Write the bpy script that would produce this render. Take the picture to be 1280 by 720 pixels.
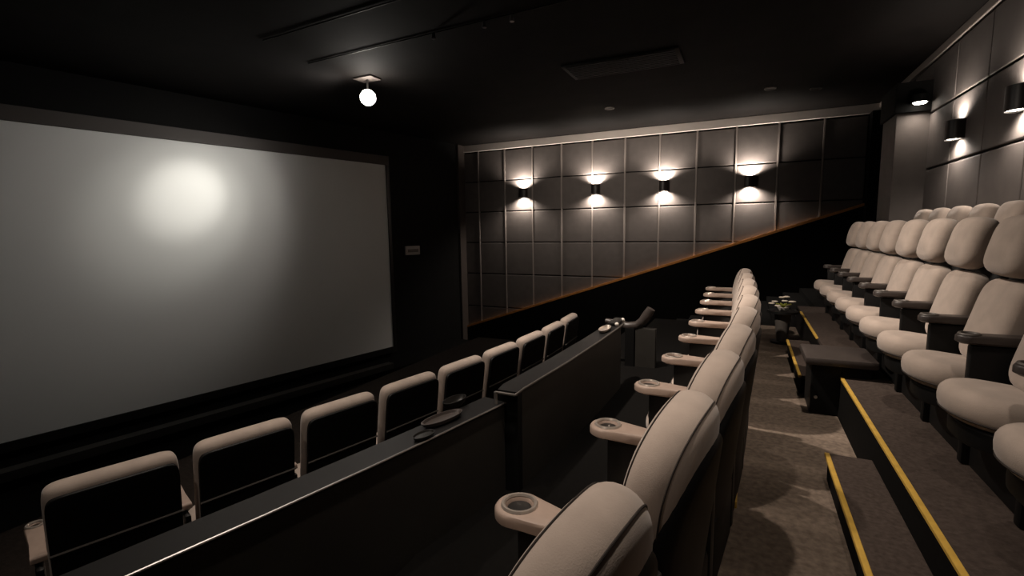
import bpy, bmesh, math, random
from mathutils import Vector, Matrix, Euler
random.seed(4)
for o in list(bpy.data.objects): bpy.data.objects.remove(o, do_unlink=True)
SC = bpy.context.scene
COL = SC.collection
PI = math.pi

# ------------------------------------------------------------------ camera
F = 607.0
def _cd(u, v): return Vector((u-640.0, -(v-360.0), -F)).normalized()
_Y = _cd(935, 283); _X = -_cd(-624, 307)
_X = (_X - _Y*_X.dot(_Y)).normalized(); _Z = _X.cross(_Y)
RW = Matrix((_X, _Y, _Z))                       # camera axes -> world axes
CAM = Vector((0, 0, 1.68))
cd = bpy.data.cameras.new('camera'); cam = bpy.data.objects.new('camera', cd); COL.objects.link(cam)
cam.matrix_world = Matrix.Translation(CAM) @ RW.to_4x4()
cd.sensor_width = 36; cd.lens = F/1280*36; cd.clip_start = .05; cd.clip_end = 80
SC.camera = cam
def ray(u, v): return RW @ Vector((u-640.0, -(v-360.0), -F))
def at_z(u, v, z): d = ray(u, v); return CAM + d*((z-CAM.z)/d.z)
def at_y(u, v, y): d = ray(u, v); return CAM + d*(y/d.y)
def at_x(u, v, x): d = ray(u, v); return CAM + d*(x/d.x)

# ------------------------------------------------------------------ world, exposure, house lights, added wall wash
w = bpy.data.worlds.new('world'); SC.world = w; w.use_nodes = True
w.node_tree.nodes['Background'].inputs[0].default_value = (.5, .45, .4, 1)
w.node_tree.nodes['Background'].inputs[1].default_value = 0.0
SC.view_settings.view_transform = 'Standard'; SC.view_settings.look = 'None'
SC.view_settings.gamma = 1; SC.view_settings.use_curve_mapping = False
SC.view_settings.exposure = 0.0
WARM = (1.0, .86, .74)
def spot(name, loc, target, watts, angle, blend=1.0, radius=.06, color=WARM):
    l = bpy.data.lights.new(name, 'SPOT'); l.energy = watts; l.spot_size = math.radians(angle)
    l.spot_blend = blend; l.shadow_soft_size = radius; l.color = color
    o = bpy.data.objects.new(name, l); COL.objects.link(o); o.location = loc
    d = (Vector(target)-Vector(loc)).normalized(); o.rotation_euler = d.to_track_quat('-Z', 'Y').to_euler()
    return o
HOUSE_AND_ADDED = [((-2.0, -1.2, 4.34), (-.9, .2, 0), 90, 100),
         ((-2.0, 1.4, 4.34), (-.8, 2.2, 0), 105, 105),
         ((-.9, 1.9, 4.34), (-.6, 2.1, 0), 270, 66),
         ((-2.0, 4.5, 4.34), (-.1, 6.1, 0), 820, 103),
         ((.45, 4.4, 4.34), (.2, 5.4, 0), 240, 60),
         ((.55, 1.6, 4.34), (.15, 2.8, 0), 90, 60),
         ((-3.4, 2.5, 4.34), (-2.8, 2.9, 0), 280, 84),
         ((-3.2, 10.0, 3.8), (-3.4, 14, 2.7), 200, 108)]  # unseen wash added to even out the far wall's brightness
for a, b, e, s in HOUSE_AND_ADDED: spot('house_and_added_spot', a, b, e, s)

# ------------------------------------------------------------------ materials
def mat(name, col, rough=.8, metal=0, noise=0, nscale=30, bump=0, bscale=200, sheen=0, spec=.5, emit=0, coat=0):
    m = bpy.data.materials.new(name); m.use_nodes = True; nt = m.node_tree; b = nt.nodes['Principled BSDF']
    b.inputs['Base Color'].default_value = (*col, 1); b.inputs['Roughness'].default_value = rough
    b.inputs['Metallic'].default_value = metal; b.inputs['Specular IOR Level'].default_value = spec
    b.inputs['Coat Weight'].default_value = coat
    if sheen: b.inputs['Sheen Weight'].default_value = sheen; b.inputs['Sheen Roughness'].default_value = .5
    if emit: b.inputs['Emission Color'].default_value = (1, .93, .82, 1); b.inputs['Emission Strength'].default_value = emit
    tc = nt.nodes.new('ShaderNodeTexCoord')
    if noise:
        n = nt.nodes.new('ShaderNodeTexNoise'); n.inputs['Scale'].default_value = nscale; n.inputs['Detail'].default_value = 4
        r = nt.nodes.new('ShaderNodeValToRGB'); r.color_ramp.elements[0].position = .3; r.color_ramp.elements[1].position = .72
        r.color_ramp.elements[0].color = (*[c*(1-noise) for c in col], 1)
        r.color_ramp.elements[1].color = (*[min(1, c*(1+noise)) for c in col], 1)
        nt.links.new(tc.outputs['Object'], n.inputs['Vector']); nt.links.new(n.outputs['Fac'], r.inputs['Fac'])
        nt.links.new(r.outputs['Color'], b.inputs['Base Color'])
    if bump:
        n2 = nt.nodes.new('ShaderNodeTexNoise'); n2.inputs['Scale'].default_value = bscale; n2.inputs['Detail'].default_value = 2
        bp = nt.nodes.new('ShaderNodeBump'); bp.inputs['Strength'].default_value = bump; bp.inputs['Distance'].default_value = .004
        nt.links.new(tc.outputs['Object'], n2.inputs['Vector']); nt.links.new(n2.outputs['Fac'], bp.inputs['Height'])
        nt.links.new(bp.outputs['Normal'], b.inputs['Normal'])
    return m
M = dict(
    fabric=mat('beige_velour', (.45, .37, .315), .92, noise=.10, nscale=9, bump=.22, bscale=260, sheen=.25, spec=.2),
    piping=mat('dark_brown_piping', (.025, .018, .014), .8),
    shell=mat('black_shell', (.004, .004, .004), .55, spec=.25),
    pad=mat('dark_arm_pad', (.045, .036, .032), .42, spec=.5, noise=.1),
    tan=mat('tan_leatherette', (.36, .27, .22), .5, noise=.08, nscale=14, spec=.4),
    ring=mat('pale_ring', (.55, .48, .42), .3, metal=.6),
    dark=mat('black_plastic', (.010, .009, .008), .45, spec=.4),
    strip=mat('grey_strip', (.12, .108, .097), .5, metal=.3),
    chrome=mat('brushed_metal', (.45, .44, .43), .38, metal=1),
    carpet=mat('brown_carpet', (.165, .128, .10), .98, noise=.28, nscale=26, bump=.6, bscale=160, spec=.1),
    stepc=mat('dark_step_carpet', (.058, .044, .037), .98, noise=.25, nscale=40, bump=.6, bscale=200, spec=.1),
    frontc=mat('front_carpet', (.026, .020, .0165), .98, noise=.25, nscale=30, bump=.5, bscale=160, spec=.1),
    blackc=mat('black_carpet_and_shade', (.004, .0036, .0032), .95, noise=.2, spec=.1),
    yellow=mat('yellow_nosing', (.55, .34, .06), .55, noise=.12, nscale=18),
    wood=mat('orange_wood', (.62, .26, .07), .4, noise=.2, nscale=8),
    panel=mat('grey_fabric_panel', (.14, .122, .113), .75, noise=.08, nscale=5, bump=.2, bscale=90, spec=.35),
    groove=mat('dark_groove', (.012, .010, .010), .9),
    batten=mat('pale_batten', (.30, .26, .235), .6),
    crown=mat('pale_cornice', (.62, .56, .51), .8, noise=.05, nscale=3),
    ceil=mat('black_ceiling', (.0075, .0062, .0056), .85, noise=.25, nscale=2, spec=.1),
    blackw=mat('black_wall', (.004, .0037, .0034), .85, noise=.15, nscale=3, spec=.2),
    pil=mat('brown_pilaster', (.05, .038, .032), .8, noise=.1),
    half=mat('charcoal_partition', (.027, .0245, .021), .6, noise=.12, nscale=4, spec=.35),
    counter=mat('dark_counter', (.009, .0085, .0085), .5, noise=.1, nscale=10, spec=.22),
    screen=mat('projection_screen', (.72, .72, .70), .75, spec=.3),
    frame=mat('screen_border', (.06, .05, .045), .7),
    sconce=mat('black_sconce', (.02, .016, .014), .4, spec=.4),
    lens=mat('lamp_lens', (1, .95, .85), .3, emit=14),
    biglens=mat('bright_lens', (1, .95, .85), .3, emit=60),
    plate=mat('grey_plate', (.34, .33, .31), .5),
    petal=mat('cream_petals', (.75, .66, .55), .7),
    leaf=mat('yellow_green_leaves', (.36, .38, .06), .6),
    white=mat('white_ceramic', (.7, .66, .6), .35),
)
# aisle carpet gets cross bands painted lighter for light passing between the seat backs
def carpet_light_bands():
    m = M['carpet'].copy(); m.name = 'aisle_carpet'; nt = m.node_tree; b = nt.nodes['Principled BSDF']
    src = b.inputs['Base Color'].links[0].from_socket
    tc = [n for n in nt.nodes if n.type == 'TEX_COORD'][0]
    wv = nt.nodes.new('ShaderNodeTexWave'); wv.wave_type = 'BANDS'; wv.bands_direction = 'Y'
    wv.inputs['Scale'].default_value = .46; wv.inputs['Distortion'].default_value = .6; wv.inputs['Detail'].default_value = 1
    rp = nt.nodes.new('ShaderNodeValToRGB'); rp.color_ramp.elements[0].position = .75; rp.color_ramp.elements[1].position = 1
    rp.color_ramp.elements[0].color = (1, 1, 1, 1); rp.color_ramp.elements[1].color = (1.35, 1.35, 1.35, 1)
    mx = nt.nodes.new('ShaderNodeMix'); mx.data_type = 'RGBA'; mx.blend_type = 'MULTIPLY'; mx.inputs[0].default_value = 1
    nt.links.new(tc.outputs['Object'], wv.inputs['Vector']); nt.links.new(wv.outputs['Fac'], rp.inputs['Fac'])
    nt.links.new(src, mx.inputs[6]); nt.links.new(rp.outputs['Color'], mx.inputs[7]); nt.links.new(mx.outputs[2], b.inputs['Base Color'])
    return m
M['aisle'] = carpet_light_bands()

# ------------------------------------------------------------------ mesh helpers
def obj(name, bm, m, parent=None, smooth=True, loc=None):
    me = bpy.data.meshes.new(name); bmesh.ops.recalc_face_normals(bm, faces=bm.faces); bm.to_mesh(me); bm.free()
    if smooth:
        for p in me.polygons: p.use_smooth = True
        try: me.set_sharp_from_angle(angle=math.radians(40))
        except Exception: pass
    o = bpy.data.objects.new(name, me); COL.objects.link(o)
    ms = m if isinstance(m, (list, tuple)) else [m]
    for q in ms: me.materials.append(M[q])
    if parent: o.parent = parent
    if loc: o.location = loc
    return o
def tag(o, label, cat, group=None, kind=None):
    o['label'] = label; o['category'] = cat
    if group: o['group'] = group
    if kind: o['kind'] = kind
    return o
def struct(name, bm, m, parent=None, smooth=False):
    o = obj(name, bm, m, parent, smooth)
    if not parent: o['kind'] = 'structure'
    return o
def empty(name, loc=(0, 0, 0), rz=0):
    o = bpy.data.objects.new(name, None); COL.objects.link(o); o.location = loc; o.rotation_euler = (0, 0, rz)
    o.empty_display_size = .1; return o
def copy_tree(o, parent=None):
    c = o.copy(); COL.objects.link(c); c.parent = parent
    for ch in list(o.children): copy_tree(ch, c)
    return c
def box(bm, x0, x1, y0, y1, z0, z1, bevel=0, seg=2, rot=None):
    r = bmesh.ops.create_cube(bm, size=1)
    vs = r['verts']
    for v in vs:
        v.co = Vector(((x0+x1)/2+v.co.x*(x1-x0), (y0+y1)/2+v.co.y*(y1-y0), (z0+z1)/2+v.co.z*(z1-z0)))
    if bevel:
        es = list({e for v in vs for e in v.link_edges})
        rb = bmesh.ops.bevel(bm, geom=es, offset=bevel, segments=seg, affect='EDGES', profile=.5)
    return bm
def nbox(*a, **k): return box(bmesh.new(), *a, **k)
def prism(bm, pts, z0, z1):
    lo = [bm.verts.new((x, y, z0)) for x, y in pts]; hi = [bm.verts.new((x, y, z1)) for x, y in pts]
    n = len(pts); bm.faces.new(hi); bm.faces.new(lo[::-1])
    for i in range(n): bm.faces.new((lo[i], lo[(i+1) % n], hi[(i+1) % n], hi[i]))
    return bm
def cyl(bm, p0, p1, r0, r1=None, n=20, caps=True):
    r1 = r0 if r1 is None else r1
    p0, p1 = Vector(p0), Vector(p1); d = (p1-p0).normalized(); q = d.to_track_quat('Z', 'Y')
    A = [bm.verts.new(p0+q@Vector((r0*math.cos(2*PI*i/n), r0*math.sin(2*PI*i/n), 0))) for i in range(n)]
    B = [bm.verts.new(p1+q@Vector((r1*math.cos(2*PI*i/n), r1*math.sin(2*PI*i/n), 0))) for i in range(n)]
    for i in range(n): bm.faces.new((A[i], A[(i+1) % n], B[(i+1) % n], B[i]))
    if caps: bm.faces.new(A[::-1]); bm.faces.new(B)
    return bm
def tube(bm, pts, r, n=8, closed=False):
    pts = [Vector(p) for p in pts]; N = len(pts); rings = []
    up = None
    for i, p in enumerate(pts):
        a = pts[(i-1) % N] if (closed or i > 0) else p; b = pts[(i+1) % N] if (closed or i < N-1) else p
        t = (b-a).normalized()
        if up is None: up = Vector((0, 0, 1)) if abs(t.z) < .9 else Vector((1, 0, 0))
        s = t.cross(up).normalized(); up = s.cross(t).normalized()
        rr = r[i] if isinstance(r, (list, tuple)) else r
        rings.append([bm.verts.new(p+s*rr*math.cos(2*PI*k/n)+up*rr*math.sin(2*PI*k/n)) for k in range(n)])
    M_ = N if closed else N-1
    for i in range(M_):
        A, B = rings[i], rings[(i+1) % N]
        for k in range(n): bm.faces.new((A[k], A[(k+1) % n], B[(k+1) % n], B[k]))
    if not closed: bm.faces.new(rings[0][::-1]); bm.faces.new(rings[-1])
    return bm
def outline(a, top, bot, ntop, nbot, N=48, ktop=1.0):
    """closed outline in (p,q); half width a, top height, bottom depth, superellipse exponents"""
    out = []
    for i in range(N):
        t = 2*PI*i/N; c, s = math.cos(t), math.sin(t); n = ntop if s >= 0 else nbot
        p = a*math.copysign(abs(c)**(2/n), c); q = (top if s >= 0 else bot)*math.copysign(abs(s)**(2/n), s)
        out.append((p, q))
    return out
def cushion(pts, T, r, dome=.02, steps=7, seams=(), axis='X', fn=None, squash=1.0, seam_r=.005):
    """padded body: outline pts (p,q), thickness T along axis, edge radius r. returns bm and list of seam polylines"""
    bm = bmesh.new(); N = len(pts)
    cp = sum(p for p, q in pts)/N; cq = sum(q for p, q in pts)/N
    hp = max(abs(p-cp) for p, q in pts); hq = max(abs(q-cq) for p, q in pts)
    prof = []
    for j in range(-steps, steps+1):
        ph = j/steps*PI/2; prof.append((r*(1-math.cos(ph)), (T/2-r)*(1 if j > 0 else -1 if j < 0 else 0) + r*math.sin(ph)))
    def P(p, q, x):
        v = {'X': Vector((x, p, q)), 'Z': Vector((p, q, x)), 'Y': Vector((p, x, q))}[axis]
        return fn(v) if fn else v
    def ringpts(ins, x):
        sp, sq = 1-ins/hp, 1-ins/hq
        return [P(cp+(p-cp)*sp, cq+(q-cq)*sq, x) for p, q in pts]
    rings = [[bm.verts.new(c) for c in ringpts(i, x)] for i, x in prof]
    for A, B in zip(rings, rings[1:]):
        for k in range(N): bm.faces.new((A[k], A[(k+1) % N], B[(k+1) % N], B[k]))
    for sgn, base in ((1, rings[-1]), (-1, rings[0])):
        prev = base; s0p, s0q = 1-r/hp, 1-r/hq
        for k, s in enumerate((.8, .55, .28)):
            x = sgn*(T/2 + dome*(1-s*s))
            cur = [bm.verts.new(P(cp+(p-cp)*s0p*s, cq+(q-cq)*s0q*s, x)) for p, q in pts]
            for i in range(N): bm.faces.new((prev[i], prev[(i+1) % N], cur[(i+1) % N], cur[i]))
            prev = cur
        c = bm.verts.new(P(cp, cq, sgn*(T/2+dome)))
        for i in range(N): bm.faces.new((prev[i], prev[(i+1) % N], c))
    lines = []
    for ph in seams:
        ph = math.radians(ph)
        x = (T/2-r)*(1 if ph > 0 else -1) + (r+.001)*math.sin(ph)
        lines.append(ringpts(r*(1-math.cos(ph))-.001*math.cos(ph), x))
    return bm, lines
def piping(lines, parent, m='piping', r=.005, name='piping'):
    bm = bmesh.new()
    for l in lines: tube(bm, l, r, 6, closed=True)
    return obj(name, bm, m, parent)
def lean(ang, z0, x0=0):
    ca, sa = math.cos(ang), math.sin(ang)
    def f(v):
        dx, dz = v.x-x0, v.z-z0
        return Vector((x0+dx*ca+dz*sa, v.y, z0-dx*sa+dz*ca))
    return f

def paddle(parent, yc, x_front, x_back, z, rad, mtop, mring, hole=True, th=.045, back_w=.8, tilt=0):
    """armrest pad: stadium outline with a cup recess near the front tip (chair faces -X)"""
    n = 40; xc = x_front+rad; pts = []
    for i in range(n//2+1):
        t = PI/2+PI*i/(n//2); pts.append((xc+rad*math.cos(t), yc+rad*math.sin(t)))
    wb = rad*back_w
    m_ = 8
    for i in range(1, m_): k = i/m_; pts.append((xc+(x_back-xc)*k, yc-(rad+(wb-rad)*min(1, k*1.6))))
    pts.append((x_back, yc-wb)); pts.append((x_back, yc)); pts.append((x_back, yc+wb))
    for i in range(m_-1, 0, -1): k = i/m_; pts.append((xc+(x_back-xc)*k, yc+(rad+(wb-rad)*min(1, k*1.6))))
    bm = bmesh.new(); N = len(pts)
    def zz(x): return z + tilt*(x-x_back)
    def ring(off, dz):
        out = []
        for x, y in pts:
            d = Vector((x-xc, y-yc)); L = d.length
            nd = d/L*(L-off) if L > 0 else d
            out.append(bm.verts.new((xc+nd.x, yc+nd.y, zz(x)+dz)))
        return out
    R = [ring(.02, -th), ring(0, -th+.012), ring(0, -.012), ring(.006, -.003), ring(.016, 0)]
    for A, B in zip(R, R[1:]):
        for k in range(N): bm.faces.new((A[k], A[(k+1) % N], B[(k+1) % N], B[k]))
    bm.faces.new(R[0][::-1])
    if hole:
        hr = rad*.52
        def circ(rr, dz):
            return [bm.verts.new((xc+rr*math.cos(a), yc+rr*math.sin(a), zz(xc)+dz)) for a in [math.atan2(y-yc, x-xc) for x, y in pts]]
        H = [circ(hr+.006, .0), circ(hr, -.006), circ(hr*.9, -th+.006)]
        prev = R[-1]
        for c in H:
            for k in range(N): bm.faces.new((prev[k], prev[(k+1) % N], c[(k+1) % N], c[k]))
            prev = c
        bm.faces.new(prev)
    else: bm.faces.new(R[-1])
    o = obj('armrest_pad', bm, mtop, parent)
    if hole:
        b2 = bmesh.new(); tube(b2, [(xc+(hr+.012)*math.cos(2*PI*i/28), yc+(hr+.012)*math.sin(2*PI*i/28), zz(xc)+.001) for i in range(28)], .008, 6, True)
        obj('cup_ring', b2, mring, o)
        b3 = bmesh.new(); cyl(b3, (xc, yc, zz(xc)-th+.008), (xc, yc, zz(xc)-.012), hr*.93, n=24); obj('cup_well', b3, 'dark', o)
    return o

# ------------------------------------------------------------------ room shell
D = 14.0; XR = 2.65; CZ = 4.42; FZ = -2.0
# screen line on the ground: S(t) runs along the screen wall, t=0 near left frame edge, 1 = far end of the screen
S0 = Vector((-10.5, 3.33)); S1 = Vector((-8.98, 10.72)); SD = (S1-S0).normalized(); SN = Vector((SD.y, -SD.x))  # SN points to the audience
def sp(t, off=0): p = S0+SD*t+SN*off; return (p.x, p.y)
SL = (S1-S0).length
TN = -6.2; TF = (D-S0.y)/SD.y
YN = -2.6
struct('floor', nbox(-13, XR+.2, YN-.2, D+.2, FZ-.1, FZ), 'blackc')
struct('ceiling', nbox(-13, XR+.2, YN-.2, D+.2, CZ, CZ+.12), 'ceil')
bm = bmesh.new(); box(bm, -13, XR+.2, D, D+.15, FZ, CZ); wf = struct('wall_far', bm, 'groove')
bm = bmesh.new(); box(bm, XR, XR+.15, YN, D, FZ, CZ); wr = struct('wall_rear', bm, 'groove')
struct('wall_near', nbox(-13, XR, YN-.15, YN, FZ, CZ), 'blackw')
bm = bmesh.new(); a, b = sp(TN, -.12), sp(TF+.0, -.12); prism(bm, [a, b, sp(TF, -.3), sp(TN, -.3)], FZ, CZ); struct('wall_screen', bm, 'blackw')
# side wall panelling : padded square panels between pale battens
zs = [4.17, 3.24, 2.27, 1.29, .27, -.82, -1.9]
xs = [-8.5]+[-7.9+.945*k for k in range(0, 11)]+[2.42]
bm = bmesh.new()
for x0, x1 in zip(xs, xs[1:]):
    for z1, z0 in zip(zs, zs[1:]):
        zt = -1.6+(x1+8.5)*.334
        if z1 < zt-.5: continue
        box(bm, x0+.018, x1-.018, D-.05, D+.01, z0+.014, z1-.014, bevel=.014, seg=2)
obj('fabric_panelling', bm, 'panel', wf, smooth=False)
for x in xs[1:-1]:
    bm = nbox(x-.022, x+.022, D-.062, D-.005, max(-1.6+(x+8.5)*.334-.1, -1.9), 4.22, bevel=.006, seg=1); obj('batten', bm, 'batten', wf)
# cornices
bm = nbox(-8.8, XR, D-.07, D, 4.20, CZ-.005, bevel=.01); struct('trim_1', bm, 'crown')
bm = nbox(XR-.07, XR, YN, D-.07, 4.29, CZ-.005, bevel=.01); struct('trim_2', bm, 'batten')
# rear wall panels
bm = bmesh.new(); zr = [4.27, 3.46, 2.56, 1.66, .8]; yr = [YN+.02, -1.7, -.6, .5, 1.6, 2.7, 3.8, 4.9, 6.0, 7.1, 8.2, 9.3, 10.35, 11.3]
for y0, y1 in zip(yr, yr[1:]):
    for z1, z0 in zip(zr, zr[1:]): box(bm, XR-.05, XR+.01, y0+.008, y1-.008, z0+.016, z1-.016, bevel=.014)
obj('fabric_panelling', bm, 'panel', wr, smooth=False)
# wood capped black dado that climbs along the far wall
def zdado(x): return -1.542+(x+8.475)*(2.238+1.542)/(2.684+8.475)
bm = bmesh.new()
def slab(bm, x0, x1, y0, y1, f0, f1):
    vs = [bm.verts.new(c) for c in [(x0, y0, f0(x0)), (x1, y0, f0(x1)), (x1, y1, f0(x1)), (x0, y1, f0(x0)), (x0, y0, f1(x0)), (x1, y0, f1(x1)), (x1, y1, f1(x1)), (x0, y1, f1(x0))]]
    for f in ((0, 3, 2, 1), (4, 5, 6, 7), (0, 1, 5, 4), (1, 2, 6, 5), (2, 3, 7, 6), (3, 0, 4, 7)): bm.faces.new([vs[i] for i in f])
slab(bm, -8.4, XR, D-.1, D, lambda x: FZ, lambda x: zdado(x)-.03); struct('baseboard_far', bm, 'blackw')
bm = bmesh.new(); slab(bm, -8.45, XR, D-.13, D, lambda x: zdado(x)-.035, lambda x: zdado(x)+.03)
struct('trim_3', bm, 'wood')
# brown corner pilaster at the screen end of the far wall
bm = nbox(-9.15, -8.42, D-.4, D, FZ, CZ, bevel=.02); struct('trim_4', bm, 'pil')
# black pilaster closing the panelled wall at the rear end
bm = nbox(2.42, XR, D-.35, D, FZ, 4.21); struct('trim_5', bm, 'blackw')
# booth column in the rear corner
bm = nbox(2.16, XR, 10.35, 11.25, FZ, 3.55, bevel=.01); struct('wall_booth', bm, 'panel')
bm = nbox(2.12, XR, 10.28, 11.3, 3.5, 3.98, bevel=.01); struct('trim_6', bm, 'blackw')

# ------------------------------------------------------------------ terraces and steps
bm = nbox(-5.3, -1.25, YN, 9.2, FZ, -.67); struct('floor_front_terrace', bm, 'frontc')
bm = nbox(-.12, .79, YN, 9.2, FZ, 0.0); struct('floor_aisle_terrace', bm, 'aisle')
bm = nbox(-1.5, -.12, YN, 9.2, FZ, 0.0); struct('floor_middle_terrace', bm, 'blackc')  # unlit legroom: its shade is put into the black floor colour
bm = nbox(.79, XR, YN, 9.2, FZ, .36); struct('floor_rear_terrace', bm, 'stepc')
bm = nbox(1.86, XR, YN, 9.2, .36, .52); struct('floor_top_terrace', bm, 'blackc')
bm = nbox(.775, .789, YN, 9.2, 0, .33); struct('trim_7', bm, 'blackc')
# side stairs beyond the rows
bm = bmesh.new(); n = 30
for i in range(n):
    x1 = XR-i*.36; z = .50-i*.12
    if z < FZ+.05 or x1 < -8: break
    box(bm, x1-.36, x1, 9.0, D-.1, FZ, z, bevel=0)
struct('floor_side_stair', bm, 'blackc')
def nosing(parent, x, y0, y1, z, w_=.022):
    return obj('nosing', nbox(x-.006, x+w_, y0, y1, z-.02, z+.004, bevel=.003, seg=1), 'yellow', parent, smooth=False)
def step(y0, y1, label):
    t = empty('aisle_step', (.65, (y0+y1)/2, 0)); tag(t, label, 'step', 'low carpeted steps beside the aisle')
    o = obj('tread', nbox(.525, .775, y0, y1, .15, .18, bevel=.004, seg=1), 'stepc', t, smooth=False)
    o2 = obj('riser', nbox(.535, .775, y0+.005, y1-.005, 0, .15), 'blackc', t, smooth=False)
    n_ = nosing(t, .52, y0, y1, .18)
    for q in (o, o2, n_): q.location = -Vector(t.location)
    return t
step(-1.2, 3.66, 'low carpeted step with yellow nosing nearest the camera in the aisle')
step(5.52, 7.28, 'short low carpeted step with yellow nosing behind the black box table')
for (y0, y1, lb) in ((-1.2, 4.93, 'long yellow nosing strip along the seat platform edge nearest the camera'), (6.62, 8.6, 'shorter yellow nosing strip on the platform edge beyond the black box table')):
    o = obj('edge_strip', nbox(.772, .800, y0, y1, .345, .366, bevel=.003, seg=1), 'yellow', smooth=False); tag(o, lb, 'nosing strip', 'yellow strips on the seat platform edge')

# stage and screen
bm = bmesh.new(); prism(bm, [sp(TN, 1.0), sp(TF-.6, 1.0), sp(TF-.6, -.12), sp(TN, -.12)], FZ, -1.86); struct('floor_stage', bm, 'blackc')
bm = bmesh.new(); prism(bm, [sp(TN, 1.06), sp(TF-4.2, 1.06), sp(TF-4.2, .84), sp(TN, .84)], -1.83, -1.69); struct('trim_8', bm, 'half')
scr = empty('cinema_screen', (*sp(SL/2), 0)); tag(scr, 'large blank grey-white cinema screen with a dark border on the left wall', 'screen')
def sbox(t0, t1, o0, o1, z0, z1, name, m):
    bm = bmesh.new(); prism(bm, [sp(t0, o1), sp(t1, o1), sp(t1, o0), sp(t0, o0)], z0, z1)
    o = obj(name, bm, m, scr, smooth=False); o.location = -Vector(scr.location); return o
SZ0, SZ1 = -1.56, 3.49; ST0 = -5.0
sbox(ST0, SL, -.03, 0, SZ0, SZ1, 'screen_surface', 'screen')
sbox(ST0-.12, SL+.1, -.11, .035, SZ1, SZ1+.24, 'border', 'frame')
sbox(ST0-.12, SL+.1, -.11, .03, SZ0-.16, SZ0, 'border', 'dark')
sbox(SL, SL+.1, -.11, .03, SZ0, SZ1, 'border', 'dark')
sbox(ST0-.12, ST0, -.11, .03, SZ0, SZ1, 'border', 'dark')
# small grey plate on the black wall beside the screen
t = SL+.95
# the point of the wall seen at pixel (515,313)
def on_wall(u, v, off=-.12):
    d = ray(u, v); p0 = S0+SN*off; k = (Vector((p0.x, p0.y))-Vector((CAM.x, CAM.y))).dot(SN)/Vector((d.x, d.y)).dot(SN); return CAM+d*k
q = on_wall(515, 313); ang = math.atan2(SD.y, SD.x)-PI/2
t = empty('wall_sign', q, ang); tag(t, 'small unlit pale grey sign on the black wall right of the screen', 'sign')
obj('plate', nbox(-.01, .05, -.27, .27, -.13, .13, bevel=.015), 'plate', t)
obj('dark_face', nbox(.05, .058, -.2, .2, -.05, .04, bevel=.004), 'strip', t)

# ------------------------------------------------------------------ ceiling items
def ceiling_track(x0, x1, y, label, dy=0, r=.010):
    o = empty('ceiling_track', ((x0+x1)/2, y, CZ)); tag(o, label, 'ceiling track', 'black tracks on the ceiling')
    bm = bmesh.new(); L = (x1-x0)/2; tube(bm, [(-L, dy/2, -.015), (L, -dy/2, -.015)], r, 6); obj('rail', bm, 'shell', o)
    return o, L
tr, L = ceiling_track(-6.5, 1.2, 5.9, 'long thin black lighting track on the ceiling above the bright lamp', .2)
for x in (-.55, -1.35, -.15):
    bm = bmesh.new(); cyl(bm, (x, 0, -.03), (x, 0, -.11), .022, .03, 12); cl = obj('track_clip', bm, 'chrome', tr)
ceiling_track(-6.3, .5, 4.9, 'short faint black track across the ceiling nearest the camera', .25)
vent = empty('ceiling_vent', (-2.0, 8.5, CZ)); tag(vent, 'black rectangular air vent grille on the dark ceiling', 'vent')
obj('vent_frame', nbox(-.95, .95, -.4, .4, -.03, 0, bevel=.01), 'shell', vent)
bm = bmesh.new()
for k in range(9): box(bm, -.88, .88, -.34+k*.085-.012, -.34+k*.085+.012, -.045, -.028)
obj('vent_slats', bm, 'shell', vent, smooth=False)
for i, (u, v) in enumerate(((963, 110), (1020, 110), (762, 135))):
    p = at_z(u, v, CZ); t = empty('recessed_light', p)
    tag(t, ('small unlit recessed ceiling light, middle of the three on the dark ceiling', 'small unlit recessed ceiling light nearest the rear corner', 'small unlit recessed ceiling light farthest from the rear corner')[i], 'ceiling light', 'small recessed ceiling lights')
    bm = bmesh.new(); tube(bm, [(.10*math.cos(2*PI*k/24), .10*math.sin(2*PI*k/24), -.01) for k in range(24)], .014, 6, True); obj('rim', bm, 'strip', t)
    bm = bmesh.new(); cyl(bm, (0, 0, -.006), (0, 0, 0), .095); obj('lens_disc', bm, 'dark', t)

# bright ceiling lamp
LP = at_z(460, 122, 4.08)
t = empty('ceiling_lamp', (LP.x, LP.y, CZ)); tag(t, 'blazing white spotlight hanging under the dark ceiling near the screen', 'ceiling lamp')
dz = LP.z-CZ
obj('mounting_plate', nbox(-.2, .2, -.14, .14, -.03, 0, bevel=.006), 'pil', t)
bm = bmesh.new(); cyl(bm, (0, 0, -.03), (0, 0, dz+.14), .018, n=12); obj('stem', bm, 'dark', t)
to = (CAM-LP).normalized()
bm = bmesh.new(); cyl(bm, Vector((0, 0, dz))-to*.16, Vector((0, 0, dz))+to*.0, .10, .13, 24); obj('housing', bm, 'dark', t)
bm = bmesh.new(); bmesh.ops.create_uvsphere(bm, u_segments=24, v_segments=12, radius=.135)
for v in bm.verts: v.co = v.co + Vector((0, 0, dz)) + to*.03
obj('lens', bm, 'biglens', t)
pl = bpy.data.lights.new('ceiling_lamp_glow', 'POINT'); pl.energy = 16; pl.shadow_soft_size = .1; pl.color = (1, .93, .9)
po = bpy.data.objects.new('ceiling_lamp_glow', pl); COL.objects.link(po); po.location = LP+to*.24
HOT = on_wall(235, 240, 0)
LQ = LP+Vector((-.15, -.05, -.02))
for (u, v), e, a_ in (((234, 246), 420, 24), ((231, 258), 250, 40), ((228, 262), 170, 72)):
    spot('screen_spot', LQ, on_wall(u, v, 0), e, a_, 1.0, .05, (1, .96, .88))
spot('screen_wash', LQ, HOT+Vector((0, -1.8, .9)), 85, 140, 1.0, .05, (1, .97, .93))

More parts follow.
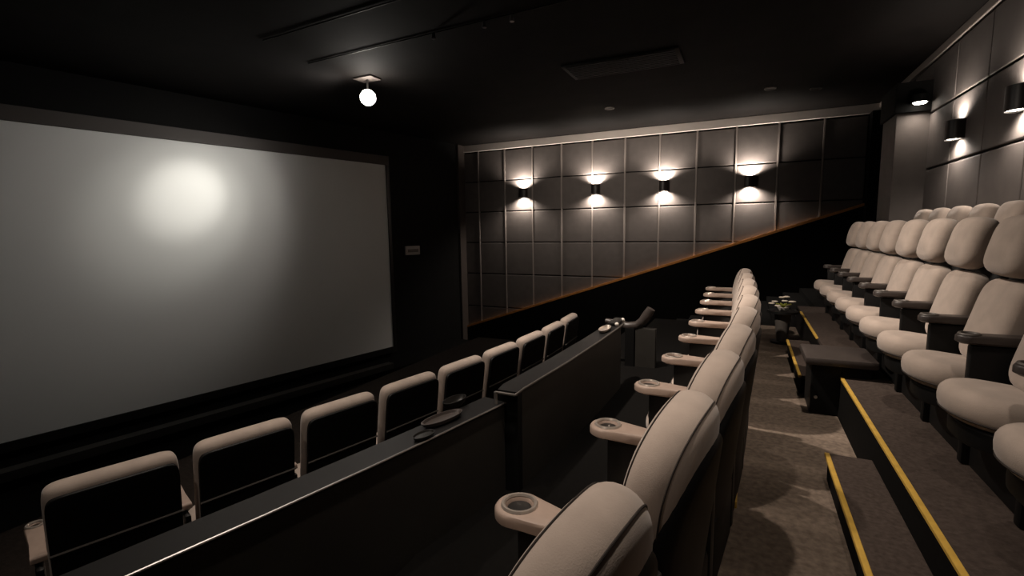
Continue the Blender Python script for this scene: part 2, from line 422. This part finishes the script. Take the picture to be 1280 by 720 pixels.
# ------------------------------------------------------------------ wall sconces
def sconce(loc, normal, label, group, r=.13, h=.28, up=210, down=150, col=(1, .87, .76)):
    """open black half drum on a back plate, with light out of both ends"""
    rz = math.atan2(normal[1], normal[0])
    t = empty('wall_sconce', loc, rz); tag(t, label, 'wall light', group)
    bm = bmesh.new(); n = 24
    rings = []
    for rr, z in ((r-.008, -h/2), (r, -h/2), (r, h/2), (r-.008, h/2)):
        rings.append([bm.verts.new((.03+rr*math.sin(PI*i/n), -rr*math.cos(PI*i/n), z)) for i in range(n+1)])
    for a in range(4):
        A, B = rings[a], rings[(a+1) % 4]
        for i in range(n): bm.faces.new((A[i], A[i+1], B[i+1], B[i]))
    obj('shade', bm, 'sconce', t)
    obj('back_plate', nbox(0, .03, -r, r, -h/2, h/2), 'sconce', t, smooth=False)
    for s in (-1, 1):
        bm = bmesh.new(); z0, z1 = s*(h/2-.05), s*(h/2-.02)
        pts = [(.035+(r-.012)*math.sin(PI*i/16), -(r-.012)*math.cos(PI*i/16)) for i in range(17)]
        prism(bm, pts, min(z0, z1), max(z0, z1)); obj('lens', bm, 'lens', t)
        q = Vector(loc)+Vector((normal[0], normal[1], 0))*(.03+r*.45)+Vector((0, 0, s*(h/2+.005)))
        spot('sconce_beam', q, q+Vector((-normal[0]*.25, -normal[1]*.25, s)), up if s > 0 else down, 150, .7, .04, col)
    return t
gs = 'black sconces on the far panelled wall'
for (u, v), lb in zip(((655, 243), (745, 237), (830, 232), (937, 226)),
    ('black sconce throwing light up and down, nearest the screen on the far wall', 'second black sconce from the screen end of the far wall',
     'third black sconce from the screen end of the far wall', 'black far-wall sconce above the climbing wood rail, nearest the rear corner')):
    p = at_y(u, v, D-.05); sconce((p.x, D-.062, 2.81), (0, -1), lb, gs)
gs = 'black drum sconces on the rear wall'
for (u, v), lb in zip(((1190, 163), (1269, 123)), ('black drum sconce on the rear wall beside the corner booth', 'large black drum sconce on the rear wall at the right edge')):
    p = at_x(u, v, XR-.15); sconce((XR-.05, p.y, p.z), (-1, 0), lb, gs, r=.15, h=.26, up=50, down=50)
# small downlight on the booth
p = at_y(1150, 128, 10.15)
t = empty('booth_downlight', (p.x, 10.28, p.z)); tag(t, 'small glowing downlight under the black booth header in the rear corner', 'wall light')
bm = bmesh.new(); cyl(bm, (0, -.13, 0), (0, -.13, .12), .12, .10, 24); obj('housing', bm, 'shell', t)
obj('arm', nbox(-.02, .02, -.13, 0, .03, .08), 'shell', t, smooth=False)
bm = bmesh.new(); cyl(bm, (0, -.13, -.02), (0, -.13, 0), .075, .095, 24); obj('lens', bm, 'lens', t)
spot('booth_beam', (p.x, 10.15, p.z-.05), (p.x, 10.28, 1), 16, 140, 1, .05)

# ------------------------------------------------------------------ half-height partitions
def offs(path, d):
    out = []
    for i, p in enumerate(path):
        a = path[max(0, i-1)]; b = path[min(len(path)-1, i+1)]
        t = Vector((b[0]-a[0], b[1]-a[1])).normalized(); out.append((p[0]+t.y*d, p[1]-t.x*d))
    return out
def ribbon(path, d0, d1, z0, z1):
    return prism(bmesh.new(), offs(path, d0)+offs(path, d1)[::-1], z0, z1)
P1 = [(-2.22, -1.2), (-2.02, -.3), (-1.83, .45), (-1.735, .84), (-1.648, 1.183), (-1.54, 1.66), (-1.464, 2.023), (-1.345, 2.655)]
P2 = [(-1.25, 2.72), (-1.2, 3.4), (-1.165, 4.2), (-1.15, 4.8), (-1.15, 5.0)]
pa = empty('partition_wall', (-1.6, 1.2, -.67)); tag(pa, 'long black half-wall with a bright metal edge behind the front seats', 'partition', 'black half-walls behind the front seats')
def child(name, bm, m, par, smooth=False):
    o = obj(name, bm, m, par, smooth); o.location = -Vector(par.location); return o
child('panel', ribbon(P1, -.08, -.01, -.67, .575), 'half', pa)
child('ledge', ribbon(P1, -.17, -.002, .575, .597), 'counter', pa)
bm = bmesh.new(); tube(bm, [(*p, .592) for p in offs(P1, 0)], .006, 8); child('edge_trim', bm, 'chrome', pa, True)
pb = empty('partition_wall', (-1.2, 3.9, -.67)); tag(pb, 'taller black half-wall with a dark counter, farther along behind the front seats', 'partition', 'black half-walls behind the front seats')
child('panel', ribbon(P2, -.12, -.01, -.67, .655), 'half', pb)
child('end_panel', nbox(-1.40, -1.262, 2.66, 2.74, -.67, .655), 'shell', pb)
# counter with rounded far end
bm = bmesh.new(); rr = offs(P2, 0); ll = offs(P2, -.15)
c = Vector(((rr[-1][0]+ll[-1][0])/2, rr[-1][1])); arc = [(c.x+.075*math.cos(a), c.y+.3*math.sin(a)) for a in [PI*i/10 for i in range(1, 10)]]
prism(bm, [(-1.38, 2.62), (-1.25, 2.62)]+rr+arc+ll[::-1], .655, .685); child('ledge', bm, 'counter', pb)
bm = bmesh.new(); tube(bm, [(-1.385, 2.6, .672), (-1.25, 2.6, .672)]+[(*p, .675) for p in rr+arc], .009, 8); child('edge_trim', bm, 'strip', pb, True)
bm = bmesh.new(); tube(bm, [(-1.385, 2.6, .59), (-1.385, 2.6, .675)], .012, 8); child('corner_post', bm, 'chrome', pb, True)
pc = empty('partition_wall', (-.95, 5.9, 0)); tag(pc, 'small grey half-wall below the upturned rail beside the middle row', 'partition', 'black half-walls behind the front seats')
q0, q1 = at_y(797, 410, 5.9), at_y(818, 400, 5.9)
child('panel', nbox(q0.x-.02, q1.x+.02, 5.86, 5.96, 0, q0.z), 'half', pc)
child('post', nbox(q0.x-.14, q0.x-.03, 5.84, 5.98, 0, q0.z), 'shell', pc)
rail = empty('end_rail', (q0.x, 5.9, q0.z)); tag(rail, 'black padded rail curving upward at the end of the counter', 'rail')
pp = [at_y(u, v, 5.9) for u, v in ((757, 401), (772, 405), (785, 408), (796, 407), (803, 402), (809, 394), (814, 386))]
bm = bmesh.new(); tube(bm, [p-rail.location for p in pp], [.035, .05, .055, .055, .055, .06, .05], 12); obj('padded_tube', bm, 'pad', rail)
bm = bmesh.new(); tube(bm, [pp[3]-rail.location, Vector((pp[3].x, 5.9, 0))-rail.location+Vector((0, 0, .01))], .02, 8); obj('support', bm, 'dark', rail)

# things on the counters
def dish(loc, rx, ry, h, m, label, rz=0, grp=None, name='oval_tray', cat='tray'):
    bm = bmesh.new(); n = 32; prof = [(0, .004), (.72, .004), (.9, .35*h), (1, h), (.94, h), (.85, .5*h), (.7, .012), (0, .012)]
    rings = []
    for k, z in prof:
        if k == 0: rings.append([bm.verts.new((0, 0, z))])
        else: rings.append([bm.verts.new((rx*k*math.cos(2*PI*i/n), ry*k*math.sin(2*PI*i/n), z)) for i in range(n)])
    for A, B in zip(rings, rings[1:]):
        for i in range(n):
            if len(A) == 1: bm.faces.new((A[0], B[i], B[(i+1) % n]))
            elif len(B) == 1: bm.faces.new((A[i], A[(i+1) % n], B[0]))
            else: bm.faces.new((A[i], A[(i+1) % n], B[(i+1) % n], B[i]))
    o = obj(name, bm, m); o.location = loc; o.rotation_euler = (0, 0, rz); tag(o, label, cat, grp); return o
dish((-1.53, 2.22, .60), .055, .15, .03, 'pad', 'dark oval tray on the ledge just before the counter steps up', -.25, 'dark trays on the half-wall ledges')
dish((-1.60, 2.46, .60), .05, .1, .045, 'dark', 'small black dish behind the oval tray, touching the raised counter', -.1, 'dark trays on the half-wall ledges')
dish((-1.5, 2.0, .60), .04, .07, .02, 'dark', 'smallest black dish on the ledge, nearer the camera than the oval tray', -.2, 'dark trays on the half-wall ledges')
dish((-1.225, 4.6, .686), .05, .15, .03, 'ring', 'pale oval dish near the rounded end of the far counter', 0, 'dark trays on the half-wall ledges')
o = obj('glossy_case', nbox(-.05, .05, -.16, .16, 0, .035, bevel=.012), 'dark'); o.location = (-1.22, 5.02, .686); tag(o, 'flat black glossy case on the rounded end of the far counter', 'case')
for (x, y, lb) in ((-1.17, 5.12, 'tiny bright knob at the tip of the far counter'), (-1.17, 4.86, 'tiny bright knob beside the pale dish on the far counter')):
    bm = bmesh.new(); bmesh.ops.create_uvsphere(bm, u_segments=12, v_segments=8, radius=.022)
    o = obj('knob', bm, 'white'); o.location = (x, y, .706); tag(o, lb, 'knob', 'bright knobs on the far counter')

# ------------------------------------------------------------------ chairs (all face -X, origin on the floor below the backrest)
FAC = dict(near=0)
def make_middle():
    r = empty('cinema_recliner')
    lf = lean(math.radians(6), .45, 0)
    bm, ln = cushion(outline(.32, .35, .42, 2.15, 6, 60), .19, .09, .012, 8, seams=(-38, 42), fn=lambda v: lf(v+Vector((.03-.6*v.y*v.y, 0, .74))))
    b = obj('backrest', bm, 'fabric', r); piping(ln, b, r=.0032)
    bm, ln = cushion(outline(.312, .40, .50, 2.3, 6, 44), .09, .035, .0, 4, fn=lambda v: lf(v+Vector((.10-.6*v.y*v.y, 0, .56))))
    obj('back_shell', bm, 'shell', r)
    # seat cushion, rounded front
    pts = [(-q, p) for p, q in outline(.27, .19, .30, 2.4, 6, 40)]
    bm, ln = cushion(pts, .15, .07, .01, 6, axis='Z', fn=lambda v: Vector((v.x-.26, v.y, v.z+.40-(v.x)*.05)), seams=(40,))
    s = obj('seat_cushion', bm, 'fabric', r); piping(ln, s)
    obj('base', nbox(-.42, .12, -.27, .27, 0, .34, bevel=.02), 'shell', r)
    obj('side_panel', nbox(-.36, .12, .315, .375, 0, .70, bevel=.015), 'dark', r)
    paddle(r, .345, -.45, .0, .755, .085, 'tan', 'ring', th=.05, back_w=.5)
    return r
def make_rear():
    r = empty('cinema_armchair')
    lf = lean(math.radians(14), .45, -.04)
    lh = lean(math.radians(13), 1.1, .10)
    bm, ln = cushion(outline(.208, .19, .165, 4.0, 4.0, 48), .16, .07, .022, 6, seams=(), fn=lambda v: lh(v+Vector((.06, 0, 1.165))))
    obj('headrest', bm, 'fabric', r)
    bm, ln = cushion(outline(.240, .27, .25, 5, 5, 44), .15, .06, .02, 6, fn=lambda v: lf(v+Vector((-.04, 0, .735))))
    obj('backrest', bm, 'fabric', r)
    bm, ln = cushion(outline(.262, .45, .62, 3.6, 8, 44), .13, .05, .0, 5, fn=lambda v: lf(v+Vector((.06, 0, .87))))
    obj('back_shell', bm, 'shell', r)
    pts = [(-q, p) for p, q in outline(.255, .25, .26, 2.1, 6, 44)]
    bm, ln = cushion(pts, .17, .075, .015, 6, axis='Z', fn=lambda v: Vector((v.x-.15, v.y, v.z+.425-(v.x)*.12)), seams=(-30,))
    s = obj('seat_cushion', bm, 'fabric', r); piping(ln, s)
    pts = [(-q, p) for p, q in outline(.235, .20, .26, 2.6, 6, 40)]
    bm, ln = cushion(pts, .10, .02, .0, 3, axis='Z', fn=lambda v: Vector((v.x-.14, v.y, v.z+.31)))
    obj('seat_pan', bm, 'shell', r)
    obj('base', nbox(-.17, .16, -.29, .29, 0, .30, bevel=.02), 'shell', r)
    obj('side_panel', nbox(-.20, .28, .295, .355, 0, .67, bevel=.015), 'shell', r)
    paddle(r, .325, -.26, .30, .725, .058, 'pad', 'strip', th=.05, back_w=.85)
    return r
def make_front():
    r = empty('cinema_chair')
    lf = lean(math.radians(8), .45, 0)
    bm, ln = cushion(outline(.285, .35, .35, 11, 11, 60), .12, .05, .0, 6, fn=lambda v: lf(v+Vector((-.05, 0, .79))))
    obj('backrest', bm, 'fabric', r)
    bm, ln = cushion(outline(.278, .33, .33, 12, 12, 52), .03, .008, .0, 3, fn=lambda v: lf(v+Vector((.012, 0, .768))))
    sh = obj('back_shell', bm, 'shell', r)
    bm = bmesh.new(); tube(bm, [lf(Vector((.03, y, .79))) for y in (-.28, 0, .28)], .007, 6); obj('trim_strip', bm, 'strip', sh)
    pts = [(-q, p) for p, q in outline(.26, .30, .24, 3, 6, 36)]
    bm, ln = cushion(pts, .13, .06, .01, 5, axis='Z', fn=lambda v: Vector((v.x-.32, v.y, v.z+.42)))
    obj('seat_cushion', bm, 'fabric', r)
    obj('base', nbox(-.45, .04, -.26, .26, 0, .36, bevel=.02), 'shell', r)
    obj('side_panel', nbox(-.42, -.02, .30, .335, 0, .69, bevel=.015), 'dark', r)
    paddle(r, .318, -.50, -.06, .745, .047, 'tan', 'ring', th=.045, back_w=.7)
    return r
ORD = ['nearest', 'second nearest', 'third nearest', 'fourth nearest', 'fifth nearest', 'sixth nearest', 'seventh nearest', 'eighth nearest', 'ninth nearest', 'tenth nearest', 'eleventh nearest', 'twelfth nearest', 'thirteenth nearest']
def row(proto, spots, z, labels, group):
    for i, (x, y, a) in enumerate(spots):
        o = proto if i == 0 else copy_tree(proto)
        o.location = (x, y, z); o.rotation_euler = (0, 0, a); tag(o, labels[i], 'cinema seat', group)

# middle row (big rounded backs seen from behind)
def xc(y): return .008-.0195*(5-y)**2 if y < 5 else .008-.006*(y-5)**2
def ac(y): return -math.atan(.044*(5-y)) if y < 5 else math.atan(.012*(y-5))
sp_c = [(xc(y)-.06, y, ac(y)) for y in [1.0, 1.80, 2.51]+[3.235+.745*k for k in range(7)]]
row(make_middle(), sp_c, 0, ['beige recliner back nearest in the middle row, cut off by the bottom edge',
    'tall beige recliner back with long curved seams, second nearest in the middle row']+
    ['beige rounded recliner back, %s to the camera in the middle row' % ORD[k] for k in range(2, 9)]+['beige rounded recliner back at the far end of the middle row'], 'beige recliners of the middle row')
# rear rows on the platform
ys = [3.71+.65*j for j in range(-4, 8)]
lab = ['beige armchair of the long right-hand row, %s to the camera, headrest outside the frame' % ORD[k] for k in range(4)]+['beige armchair with tall headrest, at the right edge of the photo, fully in view']+\
      ['beige armchair in the long right-hand row, %s left of the one at the right edge' % ['first', 'second', 'third', 'fourth', 'fifth', 'sixth', 'seventh'][k] for k in range(7)]
lab[-1] = 'beige armchair at the far dark end of the long right-hand row'
row(make_rear(), [(1.30, y, 0) for y in ys], .36, lab[:len(ys)], 'beige armchairs of the long right-hand row')
ys = [5.50+.65*j for j in range(0, 6)]
sp_e = [(2.14, y, 0) for y in ys]
row(make_rear(), sp_e, .52, ['beige armchair of the topmost row against the rear wall, %s to the camera' % ORD[k] for k in range(5)]+['beige armchair at the far end of the topmost row by the corner booth'], 'beige armchairs of the topmost row')

# front row in an arc, backs black with a beige roll
NC = [(50, 610), (255, 555), (390, 510), (487, 483), (560, 460), (612, 440), (652, 424), (682, 409), (708, 398)]
FC = [(225, 570), (372, 524), (477, 492), (551, 467), (610, 446), (650, 429), (678, 416), (700, 404), (728, 392)]
sp_a = []
mids = []
for a, b in zip(NC, FC):
    p, q = at_z(*a, .46), at_z(*b, .46); mids.append((p+q)/2)
# smooth the arc with a quadratic through the measured midpoints
import numpy as np
Yv = np.array([m.y for m in mids]); Xv = np.array([m.x for m in mids]); kf = np.arange(len(mids))
cx = np.polyfit(Yv, Xv, 2); cy = np.polyfit(kf, Yv, 2)
for k in kf:
    y = float(np.polyval(cy, k)); x = float(np.polyval(cx, y)); sl = float(np.polyval(np.polyder(cx), y))
    sp_a.append((x-.09, y, -math.atan(sl)))
row(make_front(), sp_a, -.67, ['black-backed front-row seat with a beige top roll, lowest left, nearest the camera']+
    ['black-backed front-row seat with a beige top roll, %s to the camera' % ORD[k] for k in range(1, 8)]+['black-backed front-row seat with a beige top roll at the far end of the row'], 'black-backed seats of the front row')
fc = bpy.data.objects['cinema_chair']
for ch in list(fc.children):
    if ch.name.startswith(('armrest_pad', 'side_panel')):
        c = copy_tree(ch, fc); c.location = (0, -.636, 0)

# ------------------------------------------------------------------ box table, flower stand, small floor fittings
t = empty('box_table', (.8, 5.1, 0)); tag(t, 'black box table with a padded dark top between the aisle steps', 'table')
child('top', nbox(.5, 1.04, 4.88, 5.45, .46, .53, bevel=.02), 'pad', t, True)
child('body', nbox(.56, .79, 4.95, 5.4, 0.0, .46, bevel=.008), 'shell', t)
child('rear_body', nbox(.79, 1.0, 4.95, 5.4, .361, .46), 'shell', t)
bm = bmesh.new(); cyl(bm, (.60, 4.945, .16), (.60, 4.93, .16), .014, n=12); child('stud', bm, 'chrome', t)
t = empty('pedestal_table', (.50, 7.9, 0)); tag(t, 'small black pedestal table at the far end of the aisle', 'table')
bm = bmesh.new(); cyl(bm, (0, 0, 0), (0, 0, .03), .15, n=24); obj('foot', bm, 'shell', t)
bm = bmesh.new(); cyl(bm, (0, 0, .03), (0, 0, .44), .07, .11, 20); obj('column', bm, 'strip', t)
bm = bmesh.new(); cyl(bm, (0, 0, .44), (0, 0, .47), .2, n=28); obj('top', bm, 'shell', t)
t = empty('flower_arrangement', (.50, 7.9, .47)); tag(t, 'small bunch of cream flowers with yellow-green leaves on the pedestal table', 'flowers')
bm = bmesh.new(); cyl(bm, (0, 0, 0), (0, 0, .05), .05, .08, 20); obj('bowl', bm, 'white', t)
for k in range(9):
    a = k*2.4; rr = .05+.13*((k*37 % 10)/10); bm = bmesh.new(); c = Vector((rr*math.cos(a), rr*math.sin(a), .07+.08*((k*53 % 10)/6)))
    for j in range(6):
        b = 2*PI*j/6; d = Vector((math.cos(b)*.022, math.sin(b)*.022, .006)); r_ = bmesh.ops.create_icosphere(bm, subdivisions=2, radius=.02)
        for v in r_['verts']: v.co = Vector((v.co.x, v.co.y, v.co.z*.5))+c+d
    obj('flower', bm, 'petal', t)
for k in range(8):
    a = k*.8+.3; bm = bmesh.new(); L_ = .12; c = Vector((math.cos(a), math.sin(a), .5)).normalized(); s = c.cross(Vector((0, 0, 1))).normalized()
    p = [Vector((0, 0, .04))+c*L_*f_ + Vector((0, 0, .02*math.sin(PI*f_))) for f_ in (0, .3, .6, 1)]; wd = [.004, .02, .018, .002]
    up_ = [bm.verts.new(q+s*w_) for q, w_ in zip(p, wd)]; dn = [bm.verts.new(q-s*w_) for q, w_ in zip(p, wd)]; md = [bm.verts.new(q+Vector((0, 0, .006))) for q in p]
    for i in range(3): bm.faces.new((up_[i], up_[i+1], md[i+1], md[i])); bm.faces.new((md[i], md[i+1], dn[i+1], dn[i]))
    bmesh.ops.solidify(bm, geom=list(bm.faces), thickness=.002)
    obj('leaf', bm, 'leaf', t)
# little yellow floor markers along the back of the middle row
for (u, v, lb) in ((921, 626, 'small yellow floor marker at the aisle edge, farther from the camera'), (896, 706, 'small yellow floor marker at the aisle edge by the bottom of the photo')):
    p = at_z(u, v, 0.02); o = obj('floor_marker', nbox(-.012, .022, -.06, .06, 0, .045, bevel=.006), 'yellow'); o.location = (p.x-.02, p.y, 0)
    tag(o, lb, 'floor marker', 'yellow markers at the aisle edge')
